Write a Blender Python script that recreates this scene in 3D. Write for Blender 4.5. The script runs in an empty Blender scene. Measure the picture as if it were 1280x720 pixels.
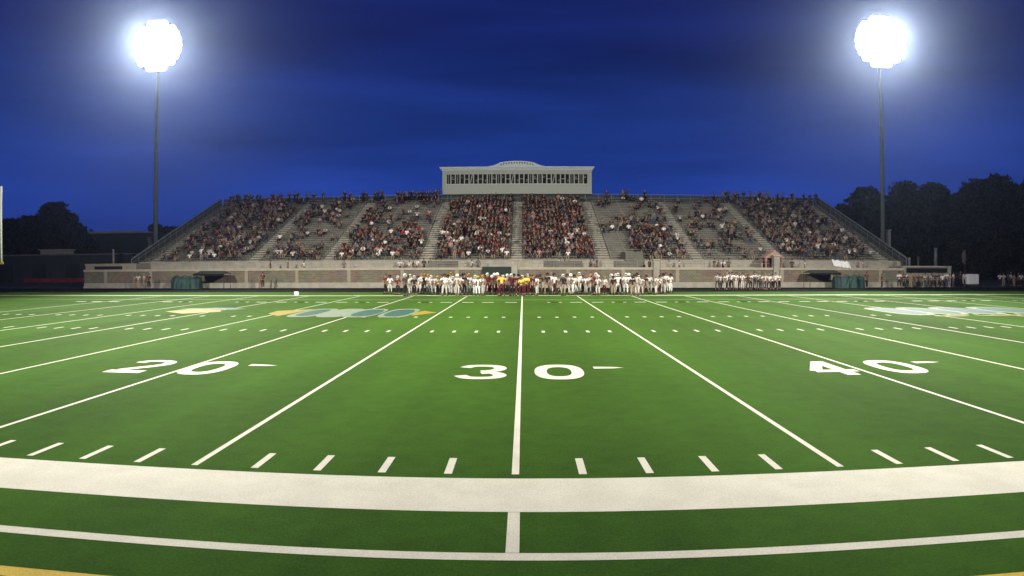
import bpy, bmesh, math, random
import numpy as np
from mathutils import Vector, Matrix
R = random.Random(7)
NP = np.random.RandomState(11)
sc = bpy.context.scene
COL = sc.collection
rad = math.radians
YD = 0.9144
HCAM = 2.865

# ------------------------------------------------------------------ helpers
def link(o):
    COL.objects.link(o); return o

def tag(o, label=None, cat=None, group=None, kind=None):
    if label: o['label'] = label
    if cat: o['category'] = cat
    if group: o['group'] = group
    if kind: o['kind'] = kind
    return o

def empty(name, loc, label, cat, group=None, rz=0.0):
    o = link(bpy.data.objects.new(name, None))
    o.location = loc; o.rotation_euler = (0, 0, rz)
    o.empty_display_size = 0.2
    return tag(o, label, cat, group)

class MB:
    """collects shapes into one mesh; each face carries a material index"""
    def __init__(self):
        self.v = []; self.f = []; self.m = []
    def add(self, vs, fs, mi=0):
        n = len(self.v); self.v += [tuple(p) for p in vs]
        self.f += [tuple(n + i for i in f) for f in fs]; self.m += [mi] * len(fs)
    def box(self, x0, x1, y0, y1, z0, z1, mi=0):
        vs = [(x0,y0,z0),(x1,y0,z0),(x1,y1,z0),(x0,y1,z0),(x0,y0,z1),(x1,y0,z1),(x1,y1,z1),(x0,y1,z1)]
        self.add(vs, [(0,3,2,1),(4,5,6,7),(0,1,5,4),(1,2,6,5),(2,3,7,6),(3,0,4,7)], mi)
    def cbox(self, x0, x1, y0, y1, z0, z1, c=0.02, mi=0):
        # box with chamfered vertical and top edges
        vs = []
        for z, i in ((z0, 0), (z1 - c, 0), (z1, c)):
            for (x, y) in ((x0+c,y0),(x1-c,y0),(x1,y0+c),(x1,y1-c),(x1-c,y1),(x0+c,y1),(x0,y1-c),(x0,y0+c)):
                xx = min(max(x, x0 + i), x1 - i); yy = min(max(y, y0 + i), y1 - i)
                vs.append((xx, yy, z))
        fs = [tuple(range(7, -1, -1)), tuple(range(16, 24))]
        for k in (0, 8):
            for i in range(8):
                j = (i + 1) % 8
                fs.append((k+i, k+j, k+8+j, k+8+i))
        self.add(vs, fs, mi)
    def tube(self, a, b, r0, r1=None, n=8, mi=0, caps=True):
        a = Vector(a); b = Vector(b); r1 = r0 if r1 is None else r1
        d = (b - a).normalized()
        u = d.orthogonal().normalized(); w = d.cross(u)
        vs = []
        for p, r in ((a, r0), (b, r1)):
            for i in range(n):
                t = 2 * math.pi * i / n
                vs.append(p + u * (r * math.cos(t)) + w * (r * math.sin(t)))
        fs = [(i, (i+1) % n, n + (i+1) % n, n + i) for i in range(n)]
        if caps: fs += [tuple(range(n-1, -1, -1)), tuple(range(n, 2*n))]
        self.add(vs, fs, mi)
    def path(self, pts, r, n=6, mi=0):
        for a, b in zip(pts, pts[1:]): self.tube(a, b, r, r, n, mi)
    def quad(self, pts, mi=0):
        self.add(pts, [tuple(range(len(pts)))], mi)
    def ellip(self, c, rx, ry, rz, n=10, m=6, mi=0):
        vs = [(c[0], c[1], c[2] - rz)]
        for j in range(1, m):
            p = math.pi * j / m - math.pi / 2
            for i in range(n):
                t = 2 * math.pi * i / n
                vs.append((c[0] + rx*math.cos(p)*math.cos(t), c[1] + ry*math.cos(p)*math.sin(t), c[2] + rz*math.sin(p)))
        vs.append((c[0], c[1], c[2] + rz))
        fs = [(0, 1 + (i+1) % n, 1 + i) for i in range(n)]
        for j in range(m - 2):
            for i in range(n):
                a = 1 + j*n; fs.append((a+i, a+(i+1) % n, a+n+(i+1) % n, a+n+i))
        a = 1 + (m-2)*n; L = len(vs) - 1
        fs += [(a+i, a+(i+1) % n, L) for i in range(n)]
        self.add(vs, fs, mi)
    def mesh(self, name, mats, smooth=False):
        me = bpy.data.meshes.new(name)
        me.from_pydata(self.v, [], self.f)
        if not isinstance(mats, (list, tuple)): mats = [mats]
        for m in mats: me.materials.append(m)
        me.polygons.foreach_set('material_index', self.m)
        if smooth: me.polygons.foreach_set('use_smooth', [True]*len(self.f))
        me.update(); return me
    def build(self, name, mats, parent=None, smooth=False):
        o = link(bpy.data.objects.new(name, self.mesh(name, mats, smooth)))
        if parent: o.parent = parent
        return o

def copy_tree(o, parent=None):
    c = o.copy(); COL.objects.link(c)
    if parent: c.parent = parent
    for ch in list(o.children): copy_tree(ch, c)
    return c

# ------------------------------------------------------------------ materials
def mat(name, col, rough=0.8, var=0.15, scale=3.0, bump=0.0, bscale=30.0, metal=0.0, spec=0.4, col2=None, coords='Object', stretch=None, detail=6):
    m = bpy.data.materials.new(name); m.use_nodes = True
    nt = m.node_tree; N = nt.nodes; L = nt.links
    b = N['Principled BSDF']
    b.inputs['Roughness'].default_value = rough
    b.inputs['Metallic'].default_value = metal
    b.inputs['Specular IOR Level'].default_value = spec
    tc = N.new('ShaderNodeTexCoord'); src = tc.outputs[coords]
    if stretch:
        mp = N.new('ShaderNodeMapping'); mp.inputs['Scale'].default_value = stretch
        L.new(src, mp.inputs['Vector']); src = mp.outputs['Vector']
    nz = N.new('ShaderNodeTexNoise'); nz.inputs['Scale'].default_value = scale; nz.inputs['Detail'].default_value = detail
    nz.inputs['Roughness'].default_value = 0.6
    L.new(src, nz.inputs['Vector'])
    rp = N.new('ShaderNodeValToRGB')
    rp.color_ramp.elements[0].position = 0.3; rp.color_ramp.elements[1].position = 0.7
    c2 = col2 or tuple(min(1, c * (1 + var)) for c in col)
    c1 = tuple(c * (1 - var) for c in col) if not col2 else col
    rp.color_ramp.elements[0].color = (*c1, 1); rp.color_ramp.elements[1].color = (*c2, 1)
    L.new(nz.outputs['Fac'], rp.inputs['Fac']); L.new(rp.outputs['Color'], b.inputs['Base Color'])
    if bump:
        n2 = N.new('ShaderNodeTexNoise'); n2.inputs['Scale'].default_value = bscale; n2.inputs['Detail'].default_value = 4
        L.new(src, n2.inputs['Vector'])
        bp = N.new('ShaderNodeBump'); bp.inputs['Strength'].default_value = bump; bp.inputs['Distance'].default_value = 0.02
        L.new(n2.outputs['Fac'], bp.inputs['Height']); L.new(bp.outputs['Normal'], b.inputs['Normal'])
    return m

def turf_material():
    m = bpy.data.materials.new('artificial_turf'); m.use_nodes = True
    nt = m.node_tree; N = nt.nodes; L = nt.links; b = N['Principled BSDF']
    tc = N.new('ShaderNodeTexCoord')
    def noise(s, d=5, r=0.6, st=None):
        n = N.new('ShaderNodeTexNoise'); n.inputs['Scale'].default_value = s; n.inputs['Detail'].default_value = d; n.inputs['Roughness'].default_value = r
        if st:
            mp = N.new('ShaderNodeMapping'); mp.inputs['Scale'].default_value = st
            L.new(tc.outputs['Object'], mp.inputs['Vector']); L.new(mp.outputs['Vector'], n.inputs['Vector'])
        else: L.new(tc.outputs['Object'], n.inputs['Vector'])
        return n
    fine = noise(38, 5, 0.8, (1, .5, 1)); mid = noise(2.2, 6, 0.65); big = noise(0.12, 3, 0.5)
    seam = noise(0.35, 2, 0.5, (1, 0.03, 1))
    r1 = N.new('ShaderNodeValToRGB'); e = r1.color_ramp.elements
    e[0].position = .38; e[0].color = (.0032, .027, .0014, 1); e[1].position = .62; e[1].color = (.0350, .116, .0060, 1)
    def mixf(a, b_, f):
        mx = N.new('ShaderNodeMix'); mx.data_type = 'FLOAT'; mx.inputs[0].default_value = f
        L.new(a, mx.inputs[2]); L.new(b_, mx.inputs[3]); return mx.outputs[0]
    v = mixf(fine.outputs['Fac'], mid.outputs['Fac'], .30)
    v = mixf(v, big.outputs['Fac'], .22)
    v = mixf(v, seam.outputs['Fac'], .2)
    # nap of the turf rolls: alternate panels lean the other way
    sx_ = N.new('ShaderNodeSeparateXYZ'); L.new(tc.outputs['Object'], sx_.inputs[0])
    wv = N.new('ShaderNodeMath'); wv.operation = 'PINGPONG'; wv.inputs[1].default_value = 4.572
    L.new(sx_.outputs['X'], wv.inputs[0])
    st_ = N.new('ShaderNodeMapRange'); st_.interpolation_type = 'SMOOTHSTEP'
    st_.inputs['From Min'].default_value = 2.1; st_.inputs['From Max'].default_value = 2.5; st_.inputs['To Min'].default_value = -.012; st_.inputs['To Max'].default_value = .012
    L.new(wv.outputs[0], st_.inputs['Value'])
    ad = N.new('ShaderNodeMath'); ad.operation = 'ADD'; L.new(v, ad.inputs[0]); L.new(st_.outputs[0], ad.inputs[1]); v = ad.outputs[0]
    L.new(v, r1.inputs['Fac']); L.new(r1.outputs['Color'], b.inputs['Base Color'])
    b.inputs['Roughness'].default_value = .85; b.inputs['Specular IOR Level'].default_value = .05
    b.inputs['Sheen Weight'].default_value = .05; b.inputs['Sheen Roughness'].default_value = .5
    b.inputs['Sheen Tint'].default_value = (.6, .9, .12, 1)
    bp = N.new('ShaderNodeBump'); bp.inputs['Strength'].default_value = .6; bp.inputs['Distance'].default_value = .02
    L.new(fine.outputs['Fac'], bp.inputs['Height']); L.new(bp.outputs['Normal'], b.inputs['Normal'])
    return m

def paint_material(name, col, wear=.5, rough=.7, lo=.5):
    """paint on turf: pile grain shows through"""
    m = bpy.data.materials.new(name); m.use_nodes = True
    nt = m.node_tree; N = nt.nodes; L = nt.links; b = N['Principled BSDF']
    tc = N.new('ShaderNodeTexCoord')
    n = N.new('ShaderNodeTexNoise'); n.inputs['Scale'].default_value = 42; n.inputs['Detail'].default_value = 5; n.inputs['Roughness'].default_value = .7
    L.new(tc.outputs['Object'], n.inputs['Vector'])
    n2 = N.new('ShaderNodeTexNoise'); n2.inputs['Scale'].default_value = 1.7; n2.inputs['Detail'].default_value = 8
    L.new(tc.outputs['Object'], n2.inputs['Vector'])
    mx = N.new('ShaderNodeMix'); mx.data_type = 'FLOAT'; mx.inputs[0].default_value = .28
    L.new(n.outputs['Fac'], mx.inputs[2]); L.new(n2.outputs['Fac'], mx.inputs[3])
    rp = N.new('ShaderNodeValToRGB'); e = rp.color_ramp.elements
    e[0].position = .30; e[0].color = (*[c*lo*.8 + k*.2 for c, k in zip(col, (.1, .2, .05))], 1)
    e[1].position = .62; e[1].color = (*col, 1)
    L.new(mx.outputs[0], rp.inputs['Fac']); L.new(rp.outputs['Color'], b.inputs['Base Color'])
    b.inputs['Roughness'].default_value = rough; b.inputs['Specular IOR Level'].default_value = .3
    bp = N.new('ShaderNodeBump'); bp.inputs['Strength'].default_value = .5; bp.inputs['Distance'].default_value = .015
    L.new(n.outputs['Fac'], bp.inputs['Height']); L.new(bp.outputs['Normal'], b.inputs['Normal'])
    return m

def brick_material():
    m = bpy.data.materials.new('split_face_block'); m.use_nodes = True
    nt = m.node_tree; N = nt.nodes; L = nt.links; b = N['Principled BSDF']
    tc = N.new('ShaderNodeTexCoord'); mp = N.new('ShaderNodeMapping'); mp.inputs['Rotation'].default_value = (rad(90), 0, 0)
    L.new(tc.outputs['Object'], mp.inputs['Vector'])
    br = N.new('ShaderNodeTexBrick'); br.inputs['Scale'].default_value = 1.0
    br.inputs['Brick Width'].default_value = .4; br.inputs['Row Height'].default_value = .2; br.inputs['Mortar Size'].default_value = .012
    br.inputs['Color1'].default_value = (.23, .19, .14, 1); br.inputs['Color2'].default_value = (.16, .13, .095, 1); br.inputs['Mortar'].default_value = (.3, .27, .22, 1)
    L.new(mp.outputs['Vector'], br.inputs['Vector'])
    n = N.new('ShaderNodeTexNoise'); n.inputs['Scale'].default_value = .6; n.inputs['Detail'].default_value = 8
    L.new(tc.outputs['Object'], n.inputs['Vector'])
    mx = N.new('ShaderNodeMix'); mx.data_type = 'RGBA'; mx.blend_type = 'MULTIPLY'; mx.inputs[0].default_value = .6
    L.new(br.outputs['Color'], mx.inputs[6]); L.new(n.outputs['Color'], mx.inputs[7])
    L.new(mx.outputs[2], b.inputs['Base Color']); b.inputs['Roughness'].default_value = .9
    return m

def emit_mat(name, col, strength):
    m = bpy.data.materials.new(name); m.use_nodes = True
    nt = m.node_tree; nt.nodes.clear()
    e = nt.nodes.new('ShaderNodeEmission'); o = nt.nodes.new('ShaderNodeOutputMaterial')
    e.inputs['Color'].default_value = (*col, 1); e.inputs['Strength'].default_value = strength
    nt.links.new(e.outputs[0], o.inputs['Surface'])
    m.cycles.emission_sampling = 'NONE'
    return m

M = {}
M['turf'] = turf_material()
M['white'] = paint_material('white_turf_paint', (.72, .69, .60), lo=.75)
M['whitefar'] = paint_material('thin_white_turf_paint', (.60, .62, .5), lo=.6)
M['grey'] = paint_material('greyed_turf_paint', (.44, .46, .38), lo=.6)
M['yellow'] = paint_material('yellow_turf_paint', (.70, .48, .03), lo=.6)
M['teal'] = paint_material('teal_turf_paint', (.02, .13, .12), lo=.7)
M['navy'] = paint_material('navy_turf_paint', (.05, .11, .19), lo=.7)
M['logopale'] = paint_material('faded_pale_turf_paint', (.22, .28, .21), lo=.6)
M['logogold'] = paint_material('faded_gold_turf_paint', (.34, .26, .01), lo=.6)
M['logoteal'] = paint_material('faded_teal_turf_paint', (.012, .085, .075), lo=.7)
M['logonavy'] = paint_material('faded_navy_turf_paint', (.03, .09, .13), lo=.7)
M['ground'] = mat('dark_earth_ground', (.018, .022, .014), .95, .4, .2)
M['track'] = mat('black_rubber_track', (.007, .008, .011), 1.0, .3, 2.0, .3, 80, spec=.04)
M['redtrack'] = mat('red_rubber_track', (.16, .02, .018), .85, .3, 2.0)
M['conc'] = mat('weathered_concrete', (.30, .28, .245), .9, .25, 1.2, .3, 15)
M['conclt'] = mat('pale_concrete', (.31, .285, .24), .9, .18, 1.5, .3, 15)
M['concdk'] = mat('stained_concrete', (.125, .118, .10), .9, .3, .8, .3, 15)
M['coping'] = mat('cast_stone_coping', (.36, .32, .25), .85, .15, 2)
M['brick'] = brick_material()
M['alum'] = mat('weathered_aluminium', (.25, .245, .225), .55, .15, 4, metal=.45)
M['galv'] = mat('galvanised_steel', (.24, .25, .25), .6, .15, 5, metal=.3)
M['pole'] = mat('grey_galvanised_pole', (.12, .135, .135), .6, .15, 1.5, metal=.3)
M['darksteel'] = mat('dark_painted_steel', (.03, .032, .034), .5, .2, 4)
M['mesh'] = mat('dark_mesh_screen', (.045, .052, .052), .9, .3, 2)
M['siding'] = mat('pale_metal_siding', (.34, .355, .315), .6, .08, 1.5, stretch=(6, 1, 1))
M['trim'] = mat('light_trim_paint', (.50, .55, .56), .5, .06, 2)
M['mossgreen'] = mat('green_lettering_paint', (.06, .14, .07), .6, .25, 4)
M['black'] = mat('black_paint', (.004, .004, .005), .9, .2, 3)
M['glass'] = mat('dark_window_glass', (.01, .012, .014), .12, .1, 2, spec=.6)
M['maroon'] = mat('maroon_cloth', (.075, .008, .012), .9, .25, 9)
M['dkgreen'] = mat('dark_green_vinyl', (.010, .022, .014), .7, .25, 3)
M['tarp'] = mat('teal_tarp', (.016, .052, .050), .6, .3, 2, .4, 4)
M['sheet'] = mat('white_sheet', (.72, .72, .72), .8, .1, 5)
M['cream'] = mat('cream_panel', (.27, .24, .185), .85, .15, 2)
M['rose'] = mat('faded_rose_canvas', (.34, .20, .17), .9, .2, 3)
M['postyellow'] = mat('yellow_pad_vinyl', (.60, .42, .02), .5, .1, 3)
M['upright'] = mat('white_gloss_post_paint', (.62, .64, .58), .4, .05, 3)
M['wood'] = mat('bark', (.05, .038, .028), .95, .3, 6, .5, 20)
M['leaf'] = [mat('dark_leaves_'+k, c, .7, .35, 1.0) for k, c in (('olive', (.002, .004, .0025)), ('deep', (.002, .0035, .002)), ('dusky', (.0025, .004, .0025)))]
M['bldg'] = mat('dark_green_metal_cladding', (.012, .018, .015), .7, .2, .6, stretch=(3, 1, 1))
M['bldgrey'] = mat('slate_grey_cladding', (.030, .032, .034), .8, .25, .5)
M['red'] = mat('faded_red_barrier', (.20, .03, .035), .7, .3, 1)
M['lens'] = emit_mat('lit_floodlight_lens', (.93, .97, 1.0), 22.0)
# people
SK = [mat('skin_' + k, c, .6, .08, 8) for k, c in (('light', (.29, .165, .115)), ('tan', (.20, .11, .07)), ('brown', (.16, .08, .045)), ('deep', (.07, .036, .022)))]
HR = [mat('hair_' + k, c, .7, .2, 20) for k, c in (('black', (.012, .010, .009)), ('brown', (.05, .028, .016)), ('blond', (.30, .20, .09)), ('grey', (.28, .27, .26)))]
CL = {k: mat(k + '_cloth', c, .9, .18, 9) for k, c in dict(
    white=(.72, .71, .68), offwhite=(.50, .48, .45), black=(.012, .012, .014), charcoal=(.045, .045, .05), grey=(.14, .14, .14),
    darkred=(.075, .008, .011), red=(.28, .02, .025), pink=(.45, .22, .22), navy=(.015, .022, .06), blue=(.04, .09, .22),
    denim=(.05, .075, .13), khaki=(.28, .22, .14), green=(.03, .07, .04), yellow=(.75, .56, .06), gold=(.42, .27, .03)).items()}

# ------------------------------------------------------------------ camera (wide lens with mild barrel bending)
FPX, K1, K2 = 865.0, .0768, .1316
YAW, ROLL, PITCH = -.0166, -.0018, -.038
cs, sn = math.cos, math.sin
rx = Vector((cs(YAW), -sn(YAW), 0)); fy = Vector((sn(YAW), cs(YAW), 0)); uz = Vector((0, 0, 1))
fwd = cs(PITCH)*fy + sn(PITCH)*uz; up0 = -sn(PITCH)*fy + cs(PITCH)*uz
right = cs(ROLL)*rx + sn(ROLL)*up0; upv = -sn(ROLL)*rx + cs(ROLL)*up0
cam = bpy.data.cameras.new('camera'); camo = link(bpy.data.objects.new('camera', cam))
camo.matrix_world = Matrix(((right.x, upv.x, -fwd.x, 0), (right.y, upv.y, -fwd.y, 0), (right.z, upv.z, -fwd.z, HCAM), (0, 0, 0, 1)))
cam.type = 'PANO'; cam.panorama_type = 'FISHEYE_LENS_POLYNOMIAL'
cam.sensor_width = 36; cam.sensor_height = 20.25; cam.sensor_fit = 'HORIZONTAL'
cam.fisheye_fov = math.pi
cam.fisheye_polynomial_k0 = 0.0
cam.fisheye_polynomial_k1 = -0.04087404523491691
cam.fisheye_polynomial_k2 = -8.065744846570371e-05
cam.fisheye_polynomial_k3 = 1.2715739610113537e-05
cam.fisheye_polynomial_k4 = -5.309283924424823e-08
cam.clip_start = .1; cam.clip_end = 5000
sc.camera = camo

# field coordinates (yards from the 30 yard line, yards from the near sideline) to metres
def FW(xf, yf): return ((xf - .119)*YD, (yf + 9.791)*YD)

# ------------------------------------------------------------------ world: dusk sky
w = bpy.data.worlds.new('World'); sc.world = w; w.use_nodes = True
N = w.node_tree.nodes; L = w.node_tree.links
bg = N['Background']
tc = N.new('ShaderNodeTexCoord'); sep = N.new('ShaderNodeSeparateXYZ'); L.new(tc.outputs['Generated'], sep.inputs[0])
gr = N.new('ShaderNodeValToRGB'); L.new(sep.outputs['Z'], gr.inputs['Fac'])
el = gr.color_ramp.elements
el[0].position = 0.0; el[0].color = (.0095, .024, .158, 1)
el[1].position = 1.0; el[1].color = (.004, .006, .045, 1)
for p_, c_ in ((.10, (.0115, .037, .235)), (.20, (.0092, .031, .190)), (.30, (.0055, .0140, .105)), (.45, (.006, .012, .095))):
    e_ = el.new(p_); e_.color = (*c_, 1)
mp = N.new('ShaderNodeMapping'); mp.inputs['Scale'].default_value = (1.0, 1.0, 7.0); mp.inputs['Rotation'].default_value = (0, rad(7), 0)
L.new(tc.outputs['Generated'], mp.inputs['Vector'])
cn = N.new('ShaderNodeTexNoise'); cn.inputs['Scale'].default_value = 1.7; cn.inputs['Detail'].default_value = 5; cn.inputs['Roughness'].default_value = .5; cn.inputs['Distortion'].default_value = .3
L.new(mp.outputs['Vector'], cn.inputs['Vector'])
cr = N.new('ShaderNodeMapRange'); cr.inputs['From Min'].default_value = .32; cr.inputs['From Max'].default_value = .7
cr.inputs['To Min'].default_value = .74; cr.inputs['To Max'].default_value = 1.45
L.new(cn.outputs['Fac'], cr.inputs['Value'])
cm = N.new('ShaderNodeVectorMath'); cm.operation = 'SCALE'
L.new(gr.outputs['Color'], cm.inputs[0]); L.new(cr.outputs[0], cm.inputs['Scale'])
L.new(cm.outputs[0], bg.inputs['Color']); bg.inputs['Strength'].default_value = 1.0

# ------------------------------------------------------------------ ground
def sheet(name, pts, z, m, kind='structure'):
    b = MB(); b.quad([(x, y, z) for x, y in pts]); o = b.build(name, m); return tag(o, kind=kind)
sheet('ground', [(-900, -600), (900, -600), (900, 1500), (-900, 1500)], -.03, M['ground'])
tx0, ty0 = -95, -12; tx1, ty1 = 110, 65.3
turf = MB()
turf.quad([(tx0, ty0, 0), (tx1, ty0, 0), (tx1, ty1, 0), (tx0, ty1, 0)]); tag(turf.build('turf_field', M['turf']), kind='structure')
sheet('running_track', [(-100, 65.3), (110, 65.3), (110, 75.4), (-100, 75.4)], -.004, M['track'])
b = MB()
for i in range(1, 8):
    y = 65.6 + i*1.22; b.quad([(-99, y-.02, 0), (109, y-.02, 0), (109, y+.02, 0), (-99, y+.02, 0)])
tag(b.build('track_lane_lines', M['concdk']), kind='structure')
sheet('far_track_strip', [(-140, 100), (-54, 100), (-54, 108), (-140, 108)], -.01, M['redtrack'])

def rect(b, x0, x1, y0, y1, z, mi=0):
    a = FW(x0, y0); c = FW(x1, y1); n = max(1, int(abs(x1-x0)/10))
    b.quad([(a[0], a[1], z), (c[0], a[1], z), (c[0], c[1], z), (a[0], c[1], z)], mi)
# sideline band and outer line
b = MB(); rect(b, -70, 90, -1.45, -.08, .004); tag(b.build('sideline_band', M['white']), kind='structure')
b = MB(); rect(b, -70, 90, -2.90, -2.71, .004); rect(b, -.075, .075, -2.70, -1.46, .004); tag(b.build('outer_boundary_line', M['white']), kind='structure')
b = MB(); rect(b, -70, 90, -3.93, -3.72, .004); tag(b.build('coaching_box_line', M['yellow']), kind='structure')
b = MB(); rect(b, -16, 34, 53.33, 55.0, .004); tag(b.build('far_sideline_band', M['grey']), kind='structure')
b = MB(); rect(b, -70, -16.01, 53.33, 54.4, .004); rect(b, 34.01, 90, 53.33, 54.4, .004); tag(b.build('far_sideline_stripe', M['whitefar']), kind='structure')
b = MB()
for x in range(-35, 66, 5):
    rect(b, x-.055, x+.055, .12, 53.2, .004)
tag(b.build('yard_lines', M['white']), kind='structure')
b = MB()
for x in range(-39, 70):
    if x % 5 == 0: continue
    rect(b, x-.06, x+.06, .12, .96, .004)
    rect(b, x-.07, x+.07, 20.75, 21.5, .004)
tag(b.build('near_hash_marks', M['white']), kind='structure')
b = MB()
for x in range(-39, 70):
    if x % 5 == 0: continue
    if R.random() < .85: rect(b, x-.10, x+.10, 28.9, 29.45, .004)
tag(b.build('far_hash_marks', M['whitefar']), kind='structure')
b = MB()
for x in range(-35, 66, 5):
    for s in (-1.7, -.6, .6, 1.7):
        if R.random() < .8: rect(b, x+s*1.4-.45, x+s*1.4+.45, 43.2, 43.7, .004)
tag(b.build('far_yard_number_marks', M['whitefar']), kind='structure')
b = MB(); rect(b, -70, 90, 46.9, 47.05, .0035); tag(b.build('far_team_area_line', M['whitefar']), kind='structure')

def ribbon(b, pts, wd, z, closed=False, flip=None):
    """flat stroke of even width through the points (yard coordinates)"""
    n = len(pts); lo = []; hi = []
    for i, p in enumerate(pts):
        if closed: a = pts[i-1]; c = pts[(i+1) % n]
        else: a = pts[max(i-1, 0)]; c = pts[min(i+1, n-1)]
        d = Vector((c[0]-a[0], c[1]-a[1])); d.normalize(); q = Vector((-d.y, d.x))*wd[i]/2 if isinstance(wd, list) else Vector((-d.y, d.x))*wd/2
        lo.append(FW(p[0]-q.x, p[1]-q.y)); hi.append(FW(p[0]+q.x, p[1]+q.y))
    m = n if closed else n-1
    for i in range(m):
        j = (i+1) % n
        b.quad([(*lo[i], z), (*lo[j], z), (*hi[j], z), (*hi[i], z)])
def smooth(pts, k=5, closed=False):
    out = []; n = len(pts)
    for i in range(n if closed else n-1):
        g = lambda j: Vector(pts[j % n] if closed else pts[min(max(j, 0), n-1)])
        p0, p1, p2, p3 = g(i-1), g(i), g(i+1), g(i+2)
        for s in range(k):
            t = s/k
            out.append(tuple(.5*((2*p1)+(p2-p0)*t+(2*p0-5*p1+4*p2-p3)*t*t+(3*p1-p0-3*p2+p3)*t**3)))
    if not closed: out.append(pts[-1])
    return out
def zero(b, cx, cy, wx, hy, z, st=.35, sv=.50):
    n = 40; inn = []; out = []
    for i in range(n):
        t = 2*math.pi*i/n
        c_, s_ = cs(t), sn(t)
        e = .8
        ex = math.copysign(abs(c_)**e, c_); ey = math.copysign(abs(s_)**e, s_)
        out.append(FW(cx+ex*wx/2, cy+ey*hy/2)); inn.append(FW(cx+ex*(wx/2-st), cy+ey*(hy/2-sv)))
    for i in range(n):
        j = (i+1) % n; b.quad([(*inn[i], z), (*inn[j], z), (*out[j], z), (*out[i], z)])
def digit(b, d, cx, cy, wx, hy, z):
    S = lambda pts: [(cx+x*wx/2, cy+y*hy/2) for x, y in pts]
    if d == '3':
        p = smooth(S([(-.80, .55), (-.55, .78), (0, .84), (.55, .74), (.72, .42), (.45, .12), (-.05, .02)]), 6)
        ribbon(b, p, .37, z)
        p = smooth(S([(-.05, .02-.20), (.45, -.16), (.76, -.46), (.55, -.74), (0, -.83), (-.55, -.78), (-.85, -.52)]), 6)
        ribbon(b, p, .37, z+.0005)
    if d == '2':
        p = smooth(S([(-.78, .50), (-.6, .75), (0, .85), (.6, .72), (.74, .38), (.42, .02), (-.05, -.28), (-.5, -.60)]), 6)
        ribbon(b, p, .37, z)
        ribbon(b, S([(-.92, -.80), (.85, -.80)]), .50, z+.0005)
    if d == '4':
        ribbon(b, S([(.30, -1.0), (.30, 1.0)]), .40, z)
        ribbon(b, S([(.25, .95), (-.88, -.38)]), .36, z+.0005)
        ribbon(b, S([(-.95, -.42), (.95, -.42)]), .42, z+.001)
for base, d in ((-10.42, '2'), (0.03, '3'), (10.25, '4')):
    b = MB(); cy = 9.75
    digit(b, d, base-1.08, cy, 1.36, 2.65, .008)
    zero(b, base+1.10, cy, 1.40, 2.65, .008)
    x0, x1 = base+2.15, base+3.05
    a_ = [FW(x0, cy+.50), FW(x1-.3, cy+.53), FW(x1, cy+.66), FW(x1-.3, cy+.80), FW(x0, cy+.88)]
    b.quad([(*p, .008) for p in a_])
    tag(b.build('yard_number', M['white']), kind='structure', label={'2': 'white painted yard number 20 with arrow', '3': 'white painted yard number 30 with arrow', '4': 'white painted yard number 40 with arrow'}[d])

def blob(b, cx, cy, rx_, ry_, z, mi, n=24, sh=0.0, e=1.0):
    pts = []
    for i in range(n):
        t = 2*math.pi*i/n; c_, s_ = cs(t), sn(t)
        ex = math.copysign(abs(c_)**e, c_); ey = math.copysign(abs(s_)**e, s_)
        p = FW(cx+ex*rx_+sh*ey, cy+ey*ry_); pts.append((*p, z))
    b.quad(pts, mi)
# painted letters near midfield, left of centre
lm = [M['logopale'], M['logoteal'], M['logogold'], M['logonavy']]
b = MB()
for i, cx in enumerate((-13.0, -11.2, -9.6, -7.5)):
    blob(b, cx, 32.4, .98, 3.6, .0065+.0005*i, 0, e=.6)
for i, cx in enumerate((-13.0, -9.5, -7.5)):
    blob(b, cx, 32.4, (.62, .76, .76)[i], 2.9, .012, 1, e=.8)
b.quad([(*FW(-6.4, 30.0), .0095), (*FW(-5.2, 32.6), .0095), (*FW(-6.2, 34.2), .0095), (*FW(-6.6, 32.6), .0095)], 2)
b.quad([(*FW(-14.3, 29.4), .0095), (*FW(-13.9, 35.6), .0095), (*FW(-15.9, 33.6), .0095), (*FW(-15.6, 31.2), .0095)], 2)
tag(b.build('field_lettering', lm), kind='structure')
b = MB()
b.quad([(*FW(-23.4, 32.6), .008), (*FW(-21.2, 30.8), .008), (*FW(-19.4, 32.6), .008), (*FW(-20.3, 34.6), .008), (*FW(-22.8, 34.6), .008)], 2)
b.quad([(*FW(-23.6, 34.75), .008), (*FW(-19.4, 34.75), .008), (*FW(-18.9, 35.7), .008), (*FW(-23.0, 35.7), .008)], 0)
b.quad([(*FW(-22.4, 35.8), .008), (*FW(-19.6, 35.8), .008), (*FW(-20.0, 36.6), .008), (*FW(-21.6, 36.6), .008)], 3)
tag(b.build('field_emblem', lm), kind='structure')
b = MB()
for i, (cx, rr) in enumerate(((24.4, 1.3), (26.8, 1.3), (29.4, 1.4), (32.6, 1.7))):
    blob(b, cx, 32.3, rr, 3.4, .0062+.0005*i, 0, e=.7)
    blob(b, cx+.1, 32.3, rr*.80, 2.8, .0125, 3 if i % 2 == 0 else 1, e=.9)
blob(b, 25.6, 28.1, 1.2, .35, .008, 2); blob(b, 29.5, 28.2, 2.2, .3, .008, 2)
tag(b.build('midfield_emblem', lm), kind='structure')

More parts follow.
